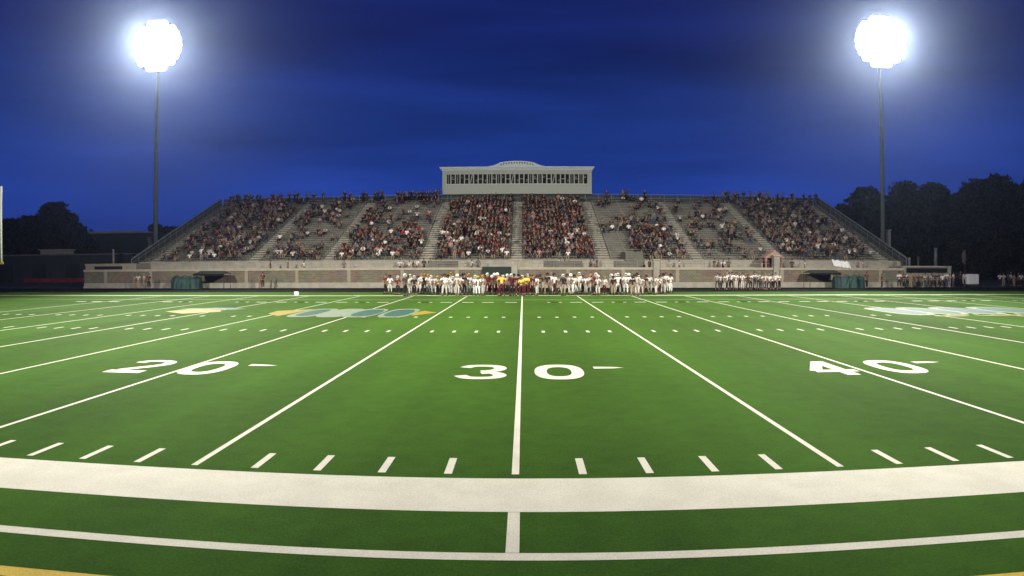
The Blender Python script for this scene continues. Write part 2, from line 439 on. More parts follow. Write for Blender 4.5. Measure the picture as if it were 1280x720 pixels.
# ------------------------------------------------------------------ grandstand
SX0, SX1 = -47.2, 45.6          # seating block
Y0, Z0, RUN, RISE, NR = 80.0, 3.05, .80, .297, 30
ZT = Z0 + NR*RISE; YT = Y0 + NR*RUN
AIS = [(-45.6, 1.5), (-32.6, 1.3), (-23.1, 1.3), (-11.4, 1.5), (-.8, 1.3), (9.3, 1.6), (20.6, 1.3), (30.8, 1.3), (44.3, 1.3)]
gs = empty('grandstand', (0, 78, 0), 'long concrete and aluminium grandstand full of spectators behind the far track', 'grandstand')
def gpart(bm_, name, m, smooth=False, parent=None):
    bm_.v = [(x, y-78, z) for x, y, z in bm_.v]
    return bm_.build(name, m, parent or gs, smooth)
# stepped deck
b = MB()
for k in range(NR):
    b.box(SX0, SX1, Y0+k*RUN, YT if k == NR-1 else Y0+(k+1)*RUN, Z0-1.2+k*RISE, Z0+k*RISE)
gpart(b, 'seating_deck', M['concdk'])
for s in (SX0-.16, SX1+.01):
    vs = [(s, Y0-.1, 0), (s+.15, Y0-.1, 0), (s+.15, YT, 0), (s, YT, 0), (s, Y0-.1, Z0+.15), (s+.15, Y0-.1, Z0+.15), (s+.15, YT, ZT+.15), (s, YT, ZT+.15)]
    b = MB(); b.add(vs, [(0,3,2,1),(4,5,6,7),(0,1,5,4),(1,2,6,5),(2,3,7,6),(3,0,4,7)])
    gpart(b, 'side_wall', M['concdk'])
def segs(extra=0.0):
    xs = []; x = SX0+.3
    for c, wd in AIS:
        if c-wd/2-extra > x+.4: xs.append((x, c-wd/2-extra))
        x = c+wd/2+extra
    if x < SX1-.5: xs.append((x, SX1-.3))
    return xs
SEG = segs(.05)
for k in range(NR):
    b = MB(); y = Y0+k*RUN; z = Z0+k*RISE
    for x0, x1 in SEG:
        b.cbox(x0, x1, y+.40, y+.66, z+.39, z+.43, .012)
        n = max(2, int((x1-x0)/1.8))
        for i in range(n+1):
            xx = x0+.15+(x1-x0-.3)*i/n
            b.box(xx-.02, xx+.02, y+.48, y+.58, z+.002, z+.388)
    gpart(b, 'bench', M['alum'])
for c, wd in AIS:
    b = MB()
    for k in range(NR):
        y = Y0+k*RUN; z = Z0+k*RISE
        b.box(c-wd/2, c+wd/2, y+.003, y+RUN*.5, z+.002, z+RISE*.0+.03)
        b.box(c-wd/2, c+wd/2, y+RUN*.5, y+RUN-.003, z+.002, z+RISE*.52)
    a = gpart(b, 'aisle_stair', M['conclt'])
    for k in range(2, NR-1, 5):
        b = MB()
        pts = [(c, Y0+(k+i)*RUN, Z0+(k+i)*RISE+.95) for i in (0, 3)]
        b.path(pts, .028, 6)
        for p in pts: b.tube(p, (p[0], p[1], p[2]-.95), .024)
        gpart(b, 'handrail', M['galv'], parent=a)
# raking side guard rails with dark screen between pipe and deck
for s, xx, lo in ((-1, SX0-.35, -49.0), (1, SX1+.35, 47.0)):
    b = MB(); ya, za, yb, zb = Y0-2.2, 2.35, YT, ZT
    for h, r_ in ((1.12, .075), (.62, .03)):
        b.path([(xx, ya, za+h), (xx, yb, zb+h)], r_, 8)
    for i in range(17):
        t = i/16; y = ya+(yb-ya)*t; z = za+(zb-za)*t
        b.tube((xx, y, z-.35), (xx, y, z+1.12), .035)
    rl = gpart(b, 'raking_rail', M['galv'])
    b = MB()
    b.add([(xx-.012*s, ya, za-.3), (xx-.012*s, yb, zb-.3), (xx-.012*s, yb, zb+1.0), (xx-.012*s, ya, za+1.0), (xx+.012*s, ya, za-.3), (xx+.012*s, yb, zb-.3), (xx+.012*s, yb, zb+1.0), (xx+.012*s, ya, za+1.0)],
          [(0,1,2,3),(7,6,5,4),(0,4,5,1),(3,2,6,7),(0,3,7,4),(1,5,6,2)])
    gpart(b, 'screen', M['mesh'], parent=rl)
# back rail
b = MB()
for h in (.5, 1.1): b.path([(SX0, YT, ZT+h), (SX1, YT, ZT+h)], .035)
n = 46
for i in range(n+1):
    x = SX0+(SX1-SX0)*i/n; b.tube((x, YT, ZT-.3), (x, YT, ZT+1.1), .03)
rl = gpart(b, 'back_rail', M['galv'])
b = MB(); b.box(SX0, SX1, YT+.05, YT+.07, ZT-.4, ZT+.92); gpart(b, 'screen', M['mesh'], parent=rl)
for i in range(17):
    b = MB(); x = SX0+(SX1-SX0)*i/16; b.box(x-.2, x+.2, YT-.6, YT-.2, 0, ZT-1.6)
    gpart(b, 'support_column', M['conc'])
# concourse with its two walls
WX0, WX1 = -53.0, 44.6
YW = 76.0
b = MB(); b.box(-46, WX1, YW+.3, Y0, 1.0, 1.45); gpart(b, 'walkway', M['conc'])
b = MB(); b.box(WX0, WX1, YW, YW+.28, .62, 1.98); gpart(b, 'retaining_wall', M['brick'])
b = MB(); b.box(WX0-.05, WX1+.05, YW-.10, YW+.38, 1.983, 2.24); gpart(b, 'wall_coping', M['coping'])
b = MB(); b.box(WX0-.05, WX1+.05, YW-.18, YW+.30, 0, .20); b.box(WX0-.02, WX1+.02, YW-.06, YW+.29, .203, .617); gpart(b, 'wall_footing', M['conclt'])
x = WX0+3
while x < WX1-1:
    b = MB(); b.cbox(x-.22, x+.22, YW-.09, YW-.003, .625, 1.978, .02); x += 6.1
    gpart(b, 'pilaster', M['cream'])
b = MB(); b.box(-47.4, 45.8, Y0-.42, Y0-.10, 1.452, 3.0); gpart(b, 'front_riser_wall', M['conclt'])
b = MB(); b.box(-47.5, 45.9, Y0-.50, Y0-.02, 3.003, 3.10); gpart(b, 'riser_coping', M['coping'])
# left and right end terraces
b = MB(); b.box(-53, -46.02, YW+.3, YW+8, .5, 2.75); b.box(-53.1, -46.0, YW+.26, YW+8.1, 2.753, 2.95); gpart(b, 'end_terrace', M['cream'])
b = MB(); b.box(-51.6, -47.9, YW+.1, YW+.28, 2.245, 2.62); gpart(b, 'terrace_opening_dark', M['black'])  # black slab on the wall paints the dark inside of an opening
# railing on coping
for x0, x1 in ((-45.5, -30), (-28.5, -12.5), (-9.5, -1.8), (1.0, 12.6), (15.2, 27.8), (31.5, 44.4)):
    b = MB()
    for h in (.45, .85): b.path([(x0, YW+.15, 2.24+h), (x1, YW+.15, 2.24+h)], .02, 6)
    n = int((x1-x0)/2.2)
    for i in range(n+1):
        xx = x0+(x1-x0)*i/n; b.tube((xx, YW+.15, 2.24), (xx, YW+.15, 3.09), .022, n=6)
    gpart(b, 'walkway_railing', M['galv'])
for x, z1 in ((-1.0, 3.0), (14.7, 3.0), (28.6, 3.5)):
    b = MB(); b.cbox(x-.35, x+.35, YW-.30, YW+.5, 0.2, z1, .04); b.cbox(x-.45, x+.45, YW-.40, YW+.6, z1+.003, z1+.15, .03)
    gpart(b, 'gate_pier', M['conclt'])
for x0, x1 in ((-10.5, -7.2), (2.2, 6.5), (10.0, 12.2)):
    b = MB(); b.box(x0, x1, YW+.42, YW+.50, 1.5, 2.95); gpart(b, 'wall_panel', M['concdk'])
b = MB(); b.cbox(12.9-1.2, 12.9+.9, Y0-.9, Y0+4.0, 1.45, 4.0, .05); gpart(b, 'vomitory_block', M['concdk'])
b = MB(); b.cbox(10.6, 12.9, Y0+.0, Y0+4.2, 3.0, 4.6, .05)
# right end building
eb = empty('end_building', (48, YW, 0), 'low tan block building with dark band at right end of grandstand', 'building')
b = MB(); b.box(44.66-48, 51-48, .5, 9, 0, 2.35); b.build('wall', M['cream'], eb)
b = MB(); b.box(45.2-48, 50.6-48, .40, .497, 1.70, 2.25); b.build('window_band', M['glass'], eb)
b = MB(); b.box(44.62-48, 51.15-48, .30, 9.1, 2.353, 2.50); b.build('roof_slab', M['coping'], eb)
for x_ in (44.6-48, 50.75-48):
    b = MB(); b.box(x_, x_+.35, .36, .49, 0, 2.34); b.build('corner_pier', M['conclt'], eb)
b = MB(); b.box(45.1-48, 45.6-48, 2.5, 3.1, 2.503, 3.0); b.build('roof_ledge', M['conc'], eb)
b = MB(); b.tube((46.9-48+.4, 3.5, 2.5), (46.9-48+.4, 3.5, 3.5), .2, .2, 10); b.build('roof_vent', M['galv'], eb)
def post(name, x, y, z0, z1, r_, m, label, cat):
    e = empty(name, (x, y, z0), label, cat)
    bb = MB(); bb.tube((0, 0, 0), (0, 0, z1-z0), r_, r_*.92, 12); bb.build('shaft', m, e, True)
    bb = MB(); bb.tube((0, 0, z1-z0), (0, 0, z1-z0+.12), r_*1.25, r_*1.1, 12); bb.tube((0, 0, 0), (0, 0, .1), r_*1.4, r_*1.4, 12); bb.build('cap', m, e)
    return e
post('round_pillar', 51.0, 79.5, 2.50, 4.60, .22, M['pole'], 'pale round pillar standing on roof of right end building', 'pillar')
post('round_pillar', 49.0, 87.6, 0, 7.2, .36, M['conc'], 'thick grey round pillar just right of the right floodlight pole', 'pillar')
post('round_pillar', -50.6, 87.6, 0, 6.4, .34, M['concdk'], 'short grey round pillar just left of the left floodlight pole', 'pillar')

# ------------------------------------------------------------------ press box
pb = empty('press_box', (-.95, 104.8, 0), 'long pale press box with dark windows above the grandstand', 'press box')
PW = 11.35
b = MB(); b.box(-PW, PW, 0, 5.2, 13.15, 16.75); b.build('wall', M['siding'], pb)
for i in range(9):
    b = MB(); x = -PW+.5+(2*PW-1)*i/8; b.box(x-.14, x+.14, .5, .8, 9.0, 12.84)
    b.build('support_post', M['darksteel'], pb)
b = MB(); b.box(-PW, PW, 4.9, 5.2, 8, 13.1); b.box(-PW+.05, PW-.05, .1, 5.1, 12.85, 13.1); b.build('underside_shade', M['black'], pb)  # black soffit and rear panel paint in the shadow beneath the box
b = MB()      # flared cornice
for z, o in ((16.753, .12), (16.95, .28), (17.12, .42)):
    b.box(-PW-o, PW+o, -o, 5.2+o, z, z+.166)
b.build('cornice', M['trim'], pb)
b = MB()      # crest over the middle
prof = []
for i in range(33):
    t = -1+2*i/32; x = t*4.2; h = .06+.78*max(0, 1-abs(t)**2.0)**.8 if abs(t) < .62 else .06+.78*max(0, (1-.62**2))**.8*max(0, (1-abs(t))/.38)**1.7
    prof.append((x, 17.292+h))
n = len(prof)
vs = [(x, -.44, 17.29) for x, z in prof]+[(x, -.44, z) for x, z in prof]+[(x, -.14, 17.29) for x, z in prof]+[(x, -.14, z) for x, z in prof]
fs = []
for i in range(n-1):
    fs += [(i, i+1, n+i+1, n+i), (2*n+i+1, 2*n+i, 3*n+i, 3*n+i+1), (n+i, n+i+1, 3*n+i+1, 3*n+i)]
b.add(vs, fs); crest = b.build('crest', M['trim'], pb)
for i in range(13):      # illegible green marks along the crest
    b = MB(); t = -1+2*(i+.5)/13; x = t*2.6; z = 17.36+.34*(1-t*t)**.8
    o_ = .02+.16*(i % 2)
    b.add([(x-.10, -.46, z), (x+.05, -.46, z), (x+.05, -.46, z+o_), (x+.15, -.46, z+o_), (x+.15, -.46, z+o_+.08), (x+.05, -.46, z+o_+.08), (x+.05, -.46, z+.28), (x-.10, -.46, z+.28),
           (x-.10, -.443, z), (x+.05, -.443, z), (x+.05, -.443, z+.28), (x-.10, -.443, z+.28)], [(0,1,2,3,4,5,6,7), (0,8,9,1), (7,6,10,11), (0,7,11,8)])
    b.build('green_mark', M['mossgreen'], crest)
# a row of dark sliding windows, people and half drawn blinds inside
NW = 31; WW = 21.5/NW
for i in range(NW):
    x0 = -10.75+i*WW+.09; x1 = x0+WW-.18; z0, z1 = 14.72, 16.16
    b = MB(); b.box(x0, x1, -.012, -.003, z0, z1, 0); cx = (x0+x1)/2; q = i*7 % 9
    y0, y1 = -.045, -.013; t = .06
    if q in (0, 5): b.box(cx-.04, cx+.04, y0, y1, z0, z1, 1)
    if q in (1, 4, 7): b.box(x0, x1, y0, y1, z0+.66, z0+.76, 1)
    if q in (2, 6): b.box(cx-.02, x1, y0, y1, z0+.30, z0+.66, 2)
    if q in (3, 7): b.box(x0, cx+.05, y0, y1, z0+.85, z0+1.12, 2)
    if q == 8: b.quad([(x0, y0, z0), (x0+.16, y0, z0), (x1, y0, z1), (x1-.16, y0, z1)], 1)
    f = b.build('window', [M['black'], M['conc'], M['concdk']], pb)
b = MB(); b.box(-10.85, 10.85, -.07, -.003, 14.60, 14.70); b.build('sill', M['trim'], pb)

# ------------------------------------------------------------------ floodlight poles
def flood_pole(x, y, h, face, label, n_label):
    t = empty('floodlight_pole', (x, y, 0), label, 'floodlight', 'floodlight poles around the field')
    b = MB(); b.tube((0, 0, 0), (0, 0, h+3.2), .31, .18, 16); b.build('pole', M['pole'], t, True)
    b = MB(); b.tube((0, 0, 0), (0, 0, .5), .62, .60, 16); b.build('base', M['conc'], t)
    RB = 3.18; rows = []  # bank enlarged and rounded so the lamps fill the disc of their glow
    for i_ in range(9):
        zz = 3.0-.75*i_; ch = 2*math.sqrt(max(.3, RB*RB-zz*zz)); rows.append((h+.25+zz, max(3, round(ch/.76)+1), ch))
    ca = empty_part = None
    b = MB()
    for z, n, ch in rows:
        L_ = ch/2; b.box(-L_, L_, -.06*face, .06*face if face > 0 else -.06*face*-1+.0, z-.05, z+.05) if False else b.box(-L_, L_, -.06, .06, z-.05, z+.05)
    b.build('crossarm', M['darksteel'], t)
    # one fixture with its lens, then copies
    fb = MB(); s = -face
    fb.tube((0, 0, 0), (0, s*.35, -.10), .05, .05, 6)
    fb.tube((0, s*.28, -.05), (0, s*.52, -.18), .16, .46, 14)
    fb.tube((0, s*.52, -.18), (0, s*.62, -.235), .46, .48, 14, caps=False)
    lb = MB(); lb.tube((0, s*.60, -.222), (0, s*.635, -.241), .45, .44, 14)
    fm = fb.mesh('floodlight', M['galv'], True); lm_ = lb.mesh('lens', M['lens'])
    for z, n, ch in rows:
        for i in range(n):
            o = link(bpy.data.objects.new('floodlight', fm)); o.parent = t; o.location = (-ch/2+ch*i/(n-1), 0, z-.12)
            q = link(bpy.data.objects.new('lens', lm_)); q.parent = o
    return t
def lamp(loc, target, power, size, spot=110, blend=1.0, col=(.93, .97, 1.0), name='floodlight_beam'):
    l = bpy.data.lights.new(name, 'SPOT'); l.energy = power; l.color = col
    l.spot_size = rad(spot); l.spot_blend = blend; l.shadow_soft_size = size
    o = link(bpy.data.objects.new(name, l)); o.location = loc
    o.rotation_euler = (Vector(target)-Vector(loc)).to_track_quat('-Z', 'Y').to_euler()
    return o
HP = 32.2
flood_pole(-48.9, 86, HP, 1, 'tall floodlight pole with blazing lamps behind the left end of the grandstand', '')
flood_pole(47.3, 86, HP, 1, 'tall floodlight pole with blazing lamps behind the right end of the grandstand', '')
flood_pole(-48, -14.5, HP, -1, 'tall floodlight pole behind the near sideline, left side', '')
flood_pole(48, -14.5, HP, -1, 'tall floodlight pole behind the near sideline, right side', '')
PF = 7.5e4
WARM = (1.0, .95, .80)
lamp((-48.9, 83.5, HP), (-18, 48, 0), PF*3.1, 2.2, 66, col=WARM)
lamp((47.3, 83.5, HP), (18, 48, 0), PF*3.1, 2.2, 66, col=WARM)
lamp((-48, -12, HP), (-21, 32, 0), PF*5.4, 1.6, 75, col=WARM)
lamp((48, -12, HP), (21, 32, 0), PF*5.4, 1.6, 75, col=WARM)

# ------------------------------------------------------------------ goal post at the left edge
gp = empty('goal_post', (-43.6, 47.6, 0), 'white goal post upright with yellow crossbar at left edge of the field', 'goal post')
b = MB(); b.tube((0, 3.4, 3.05), (0, 3.4, 9.5), .085, .075, 12); b.build('upright', M['upright'], gp, True)
b = MB(); b.tube((0, -3.6, 3.05), (0, -3.6, 9.5), .085, .075, 12); b.build('upright', M['upright'], gp, True)
b = MB(); b.tube((0, -3.72, 3.05), (0, 3.52, 3.05), .11, .11, 12); b.build('crossbar', M['postyellow'], gp, True)
b = MB()
pts = [(-2.0, 0, 0), (-2.0, 0, 1.9)]+[(-2.0+2.0*(1-cs(a_)), 0, 1.9+1.05*sn(a_)) for a_ in (.3, .6, .9, 1.2, 1.5)]
b.path(pts, .09, 10); b.build('gooseneck', M['postyellow'], gp)
b = MB(); b.tube((-2.0, 0, .02), (-2.0, 0, 1.85), .22, .22, 12); b.build('base_pad', M['postyellow'], gp)

# pylons / small sideline objects
for x, y, lab in ((-24.0, 64.2, 'small white pylon on far sideline left of the tarp'),):
    e = empty('pylon', FW(-21.6, 54.5)+(0,), 'small white foam pylon on far sideline turf left of the players', 'pylon')
    b = MB(); b.cbox(-.20, .20, -.10, .10, .02, .34, .03); b.build('foam_post', M['sheet'], e)
    b = MB(); b.cbox(-.26, .26, -.16, .16, 0, .02, .005); b.build('foot', M['black'], e)

# tarps in front of the wall
def tarp(x, y, wx, label, seed):
    e = empty('covered_equipment', (x, y, 0), label, 'tarp')
    rr = random.Random(seed); b = MB(); nx, nz = 14, 8
    prof = [(-.85, 0), (-.80, .5), (-.72, 1.0), (-.5, 1.32), (0, 1.42), (.5, 1.30), (.75, .9), (.85, 0)]
    vs = []
    for i in range(nx+1):
        xx = -wx/2+wx*i/nx
        ef = min(1, .55+min(i, nx-i)*.3)
        for j, (py, pz) in enumerate(prof):
            vs.append((xx+rr.uniform(-.03, .03), py*ef+rr.uniform(-.05, .05), max(0, pz*(.72+.28*ef)+rr.uniform(-.04, .04)) if pz else 0))
    m_ = len(prof)
    fs = [(i*m_+j, (i+1)*m_+j, (i+1)*m_+j+1, i*m_+j+1) for i in range(nx) for j in range(m_-1)]
    fs += [tuple(range(m_)), tuple(nx*m_+m_-1-j for j in range(m_))]
    b.add(vs, fs); b.build('cover', M['tarp'], e, False)
    for i in (2, 6, 10, 13):
        b = MB(); xx = -wx/2+wx*i/nx; b.path([(xx, -.95, .15), (xx, -.60, 1.40), (xx, 0, 1.52), (xx, .6, 1.40)], .02, 5)
        b.build('strap', M['black'], e)
tarp(-38.3, 74.2, 3.5, 'dark teal tarp over stacked equipment below the left wall', 3)
tarp(36.6, 74.2, 3.6, 'dark teal tarp over stacked equipment below the right wall', 8)
def canopy(x, y, label, m, w_=1.8):
    e = empty('canopy', (x, y, 0), label, 'canopy')
    for sx in (-w_, w_):
        for sy in (-.9, .9):
            b = MB(); b.tube((sx, sy, 0), (sx, sy, 1.75), .035); b.build('leg', M['darksteel'], e)
    b = MB()
    b.add([(-w_-.1, -1, 1.7), (w_+.1, -1, 1.7), (w_+.1, 1, 1.7), (-w_-.1, 1, 1.7), (-w_+.4, 0, 2.02), (w_-.4, 0, 2.02), (-w_-.1, -1, 1.5), (w_+.1, -1, 1.5)],
          [(0,1,5,4),(1,2,5),(2,3,4,5),(3,0,4),(6,7,1,0),(3,2,1,0)])
    b.build('cloth_roof', m, e)
canopy(-35.2, 74.4, 'black low canopy beside the left teal tarp', M['black'])
canopy(33.5, 74.5, 'black low canopy beside the right teal tarp', M['black'])
bn = empty('hanging_banner', (-2.9, YW-.3, 0), 'dark green banner on the wall behind the yellow vests', 'banner')
b = MB(); 
for i in range(12):
    x = -1.6+3.2*i/12; d = .02*math.sin(i*1.3)
    b.quad([(x, d, .7), (x+3.2/12, .02*math.sin((i+1)*1.3), .7), (x+3.2/12, .02*math.sin((i+1)*1.3), 2.3), (x, d, 2.3)])
b.build('cloth', M['dkgreen'], bn)
b = MB(); b.tube((-1.65, 0, 2.32), (1.65, 0, 2.32), .03); b.build('rod', M['galv'], bn)
# rose gate hut on the concourse, right
hu = empty('gate_shelter', (28.6, YW+1.4, 1.45), 'small faded rose gabled shelter on the walkway right of centre', 'shelter')
for sx in (-.95, .95):
    for sy in (-.7, .7):
        b = MB(); b.box(sx-.1, sx+.1, sy-.1, sy+.1, 0, 1.9); b.build('post', M['rose'], hu)
b = MB(); b.add([(-1.3, -.9, 1.9), (1.3, -.9, 1.9), (0, -.9, 2.75), (-1.3, .9, 1.9), (1.3, .9, 1.9), (0, .9, 2.75)], [(0,1,2),(5,4,3),(0,2,5,3),(2,1,4,5),(1,0,3,4)])
b.build('gable_roof', M['rose'], hu)
b = MB(); b.box(-.85, .85, .55, .62, 0, 1.85); b.build('back_panel', M['maroon'], hu)
# white sheet draped on the coping
ws = empty('draped_sheet', (36.5, YW-.2, 2.26), 'bright white sheet draped over the wall coping below the right stands', 'sheet')
b = MB(); n = 14
top = [(-1.1+2.2*i/n, .25+.05*math.sin(i), .95-.28*i/n+.07*math.sin(i*1.7)) for i in range(n+1)]
bot = [(-.95+2.2*i/n, -.05+.08*math.sin(i*1.9), .22-.3*i/n+.06*math.sin(i*2.3)) for i in range(n+1)]
for i in range(n): b.quad([bot[i], bot[i+1], top[i+1], top[i]])
o = b.build('cloth', M['sheet'], ws); o.modifiers.new('thick', 'SOLIDIFY').thickness = .03
b = MB(); b.path([(-1.1, .27, .93), (1.1, .27, .65)], .03); b.tube((-1.0, .27, -.02), (-1.0, .27, .9), .025); b.tube((1.0, .27, -.02), (1.0, .27, .66), .025); b.build('rope', M['galv'], ws)
# white equipment tent at far right, and furled flag
wt = empty('equipment_tent', (54.4, 77.2, 0), 'small white square tent among the people at far right', 'tent')
b = MB(); b.cbox(-.82, .82, -.6, .6, .35, 1.55, .12); b.build('canvas', M['sheet'], wt)
for sx in (-.78, .78):
    for sy in (-.55, .55):
        b = MB(); b.tube((sx, sy, 0), (sx, sy, .4), .03); b.build('leg', M['darksteel'], wt)
fl = empty('furled_flag', (55.9, 80.5, 0), 'pale furled flag on a dark pole right of the end building', 'flag')
b = MB(); b.tube((0, 0, 0), (0, 0, 4.6), .045, .035, 8); b.build('pole', M['darksteel'], fl)
b = MB()
for k in range(7):
    z = 2.9+k*.24; r_ = [.10, .22, .32, .36, .34, .28, .14][k]; b.ellip((-.12*(k % 2)-.12, 0, z), r_, .14, .2, 8, 5)
b.build('cloth', M['concdk'], fl, True)
ppost = post('round_pillar', 55.0, 90, 0, 3.6, .12, M['concdk'], 'thin grey post in the dark right of the end building', 'post')

# ------------------------------------------------------------------ left background
sb = empty('storage_building', (-70, 101, 0), 'long low slate grey storage building beyond the left end of the track', 'building')
b = MB(); b.box(-24, 7.5, 0, 10, 0, 4.4); b.build('wall', M['bldgrey'], sb)
b = MB(); b.box(-24.2, 7.7, -.25, 10.2, 4.403, 4.62); b.build('roof', M['concdk'], sb)
for x in (-15.5, -9, -2.5, 3.2):
    b = MB(); b.box(x-1.3, x+1.3, -.06, -.003, 0, 3.0); b.build('roller_door', M['bldg'], sb)
b = MB(); b.box(-9.5, -5.2, 1.0, 4.0, 4.623, 5.3); b.box(-9.8, -4.9, .8, 4.2, 5.303, 5.45); b.build('roof_vent', M['cream'], sb)
rb = empty('low_barrier', (-66, 98.5, 0), 'low faded red barrier along the ground in front of storage building', 'barrier')
for i in range(9):
    b = MB(); b.cbox(-14+i*2.9, -14+i*2.9+2.8, -.15, .15, .1, .75, .04); b.build('panel', M['red'], rb)
for i in range(10):
    b = MB(); b.box(-14.1+i*2.9, -13.9+i*2.9, -.25, .25, 0, .098); b.build('foot', M['concdk'], rb)
fb_ = empty('field_house', (-79, 124, 0), 'dark green clad field house with a pale roof edge beyond the left trees', 'building')
b = MB(); b.box(-7.5, 9.5, 0, 14, 0, 8.9); b.build('wall', M['bldg'], fb_)
b = MB(); b.box(-6.2, 4.2, -.25, -.003, 8.95, 9.35); b.box(-6.2, 4.2, 0, 14, 8.95, 9.35); b.build('roof_edge', M['conclt'], fb_)
for i in range(5):
    b = MB(); b.box(-6+i*3, -4.6+i*3, -.04, -.003, 3.4, 5.0); b.build('window', M['glass'], fb_)
post('round_pillar', -60.5, 94, 0, 5.0, .16, M['conc'], 'thin pale post in front of the dark trees at left', 'post')
post('round_pillar', -57.0, 94, 0, 4.6, .14, M['concdk'], 'thin grey post near the left end of the wall', 'post')

# ------------------------------------------------------------------ trees
def tree(x, y, h, wr, seed, label, group, low=.12, mi=0):
    t = empty('broadleaf_tree', (x, y, 0), label, 'tree', group)
    rr = np.random.RandomState(seed); r2 = random.Random(seed)
    b = MB(); th = h*.45; b.tube((0, 0, 0), (.2, 0, th), .45, .25, 9)
    limbs = []
    for i in range(7):
        a = i*2.4+r2.random(); zz = th*(.55+.07*i)
        e = (cs(a)*wr*.6, sn(a)*wr*.6, zz+h*.28*r2.uniform(.6, 1.2)); b.tube((.1, 0, zz), e, .16, .05, 6); limbs.append(e)
    b.tube((.2, 0, th), (0, 0, h*.85), .24, .06, 7)
    b.build('trunk', M['wood'], t)
    # lobes: clumps through the crown volume
    nl = 34; cl = []
    for i in range(nl):
        a = r2.uniform(0, 6.283); q = r2.random()**.5; zz = low+(1-low)*r2.random()
        prof = math.sin(min(1, max(0, (zz-low)/(1-low)))**.75*math.pi*.93+.2)
        cl.append((cs(a)*q*wr*max(.15, prof)*.8, sn(a)*q*wr*max(.15, prof)*.8, zz*h*.92, r2.uniform(.24, .38)*wr))
    cl.append((0, 0, h*.9, wr*.34))
    cl = np.array(cl); nleaf = 11000
    idx = rr.randint(0, len(cl), nleaf); d = rr.normal(size=(nleaf, 3)); d /= np.linalg.norm(d, axis=1)[:, None]
    rad_ = rr.random_sample(nleaf)**.45
    c = cl[idx, :3]+d*(cl[idx, 3]*rad_)[:, None]*np.array([1.15, 1.15, .85])
    c[:, 2] = np.clip(c[:, 2], .3, h)
    u = rr.normal(size=(nleaf, 3)); u /= np.linalg.norm(u, axis=1)[:, None]
    v = np.cross(u, rr.normal(size=(nleaf, 3))); v /= np.linalg.norm(v, axis=1)[:, None]
    s = rr.uniform(.26, .60, nleaf)[:, None]
    P = np.stack([c-u*s, c-v*s*.55, c+u*s, c+v*s*.55], 1).reshape(-1, 3)
    me = bpy.data.meshes.new('crown'); me.vertices.add(len(P)); me.vertices.foreach_set('co', P.ravel())
    me.loops.add(nleaf*4); me.loops.foreach_set('vertex_index', np.arange(nleaf*4, dtype=np.int32))
    me.polygons.add(nleaf); me.polygons.foreach_set('loop_start', np.arange(0, nleaf*4, 4, dtype=np.int32))
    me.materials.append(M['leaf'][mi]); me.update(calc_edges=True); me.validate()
    o = link(bpy.data.objects.new('crown', me)); o.parent = t
    return t
ORD = ['first','second','third','fourth','fifth','sixth','seventh','eighth','ninth','tenth','eleventh','twelfth','thirteenth','fourteenth','fifteenth','sixteenth','seventeenth','eighteenth','nineteenth']
def ordn(i):
    if i < 19: return ORD[i]
    T = ['twenty','thirty','forty','fifty','sixty','seventy','eighty','ninety']; TT = ['twentieth','thirtieth','fortieth','fiftieth','sixtieth','seventieth','eightieth','ninetieth']
    n = i+1
    if n >= 100: return 'hundredth' if n == 100 else 'hundred and ' + ordn(n-101)
    return TT[n//10-2] if n % 10 == 0 else T[n//10-2]+'-'+ORD[n % 10-1]
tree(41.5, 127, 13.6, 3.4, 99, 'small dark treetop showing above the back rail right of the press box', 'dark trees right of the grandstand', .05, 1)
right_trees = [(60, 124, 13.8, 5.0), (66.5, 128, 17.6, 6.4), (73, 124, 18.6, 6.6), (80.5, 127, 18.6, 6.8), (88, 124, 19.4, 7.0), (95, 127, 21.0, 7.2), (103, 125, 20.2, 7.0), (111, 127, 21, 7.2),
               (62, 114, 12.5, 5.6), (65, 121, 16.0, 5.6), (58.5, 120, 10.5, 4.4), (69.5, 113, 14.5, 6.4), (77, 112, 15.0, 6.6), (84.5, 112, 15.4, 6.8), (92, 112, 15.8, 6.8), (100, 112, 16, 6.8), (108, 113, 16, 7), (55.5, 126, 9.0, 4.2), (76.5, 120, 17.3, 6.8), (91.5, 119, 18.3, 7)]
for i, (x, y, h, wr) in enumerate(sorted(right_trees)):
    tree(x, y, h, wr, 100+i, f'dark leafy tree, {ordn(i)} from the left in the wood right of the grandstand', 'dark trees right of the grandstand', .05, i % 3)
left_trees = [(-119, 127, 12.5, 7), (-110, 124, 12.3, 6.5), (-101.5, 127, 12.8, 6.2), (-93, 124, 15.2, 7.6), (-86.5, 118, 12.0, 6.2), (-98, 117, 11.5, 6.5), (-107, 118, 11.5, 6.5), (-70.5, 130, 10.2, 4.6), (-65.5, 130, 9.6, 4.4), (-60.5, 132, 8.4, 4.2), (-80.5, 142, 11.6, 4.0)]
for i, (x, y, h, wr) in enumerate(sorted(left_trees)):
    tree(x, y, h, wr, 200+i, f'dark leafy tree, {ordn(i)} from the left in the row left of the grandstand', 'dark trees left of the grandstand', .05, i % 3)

# ------------------------------------------------------------------ people
def skin_mesh(verts, edges, radii, sub=1, root=0):
    me = bpy.data.meshes.new('tmp'); me.from_pydata(verts, edges, [])
    o = link(bpy.data.objects.new('tmp_skin', me))
    sk = o.modifiers.new('skin', 'SKIN'); sk.use_smooth_shade = True; sk.branch_smoothing = .3
    for i, r_ in enumerate(radii):
        sv = me.skin_vertices[0].data[i]; sv.radius = (r_, r_) if not isinstance(r_, tuple) else r_; sv.use_root = (i == root)
    if sub: s = o.modifiers.new('sub', 'SUBSURF'); s.levels = sub; s.render_levels = sub
    bpy.context.view_layer.update()
    out = bpy.data.meshes.new_from_object(o.evaluated_get(bpy.context.evaluated_depsgraph_get()))
    bpy.data.objects.remove(o); bpy.data.meshes.remove(me)
    return out

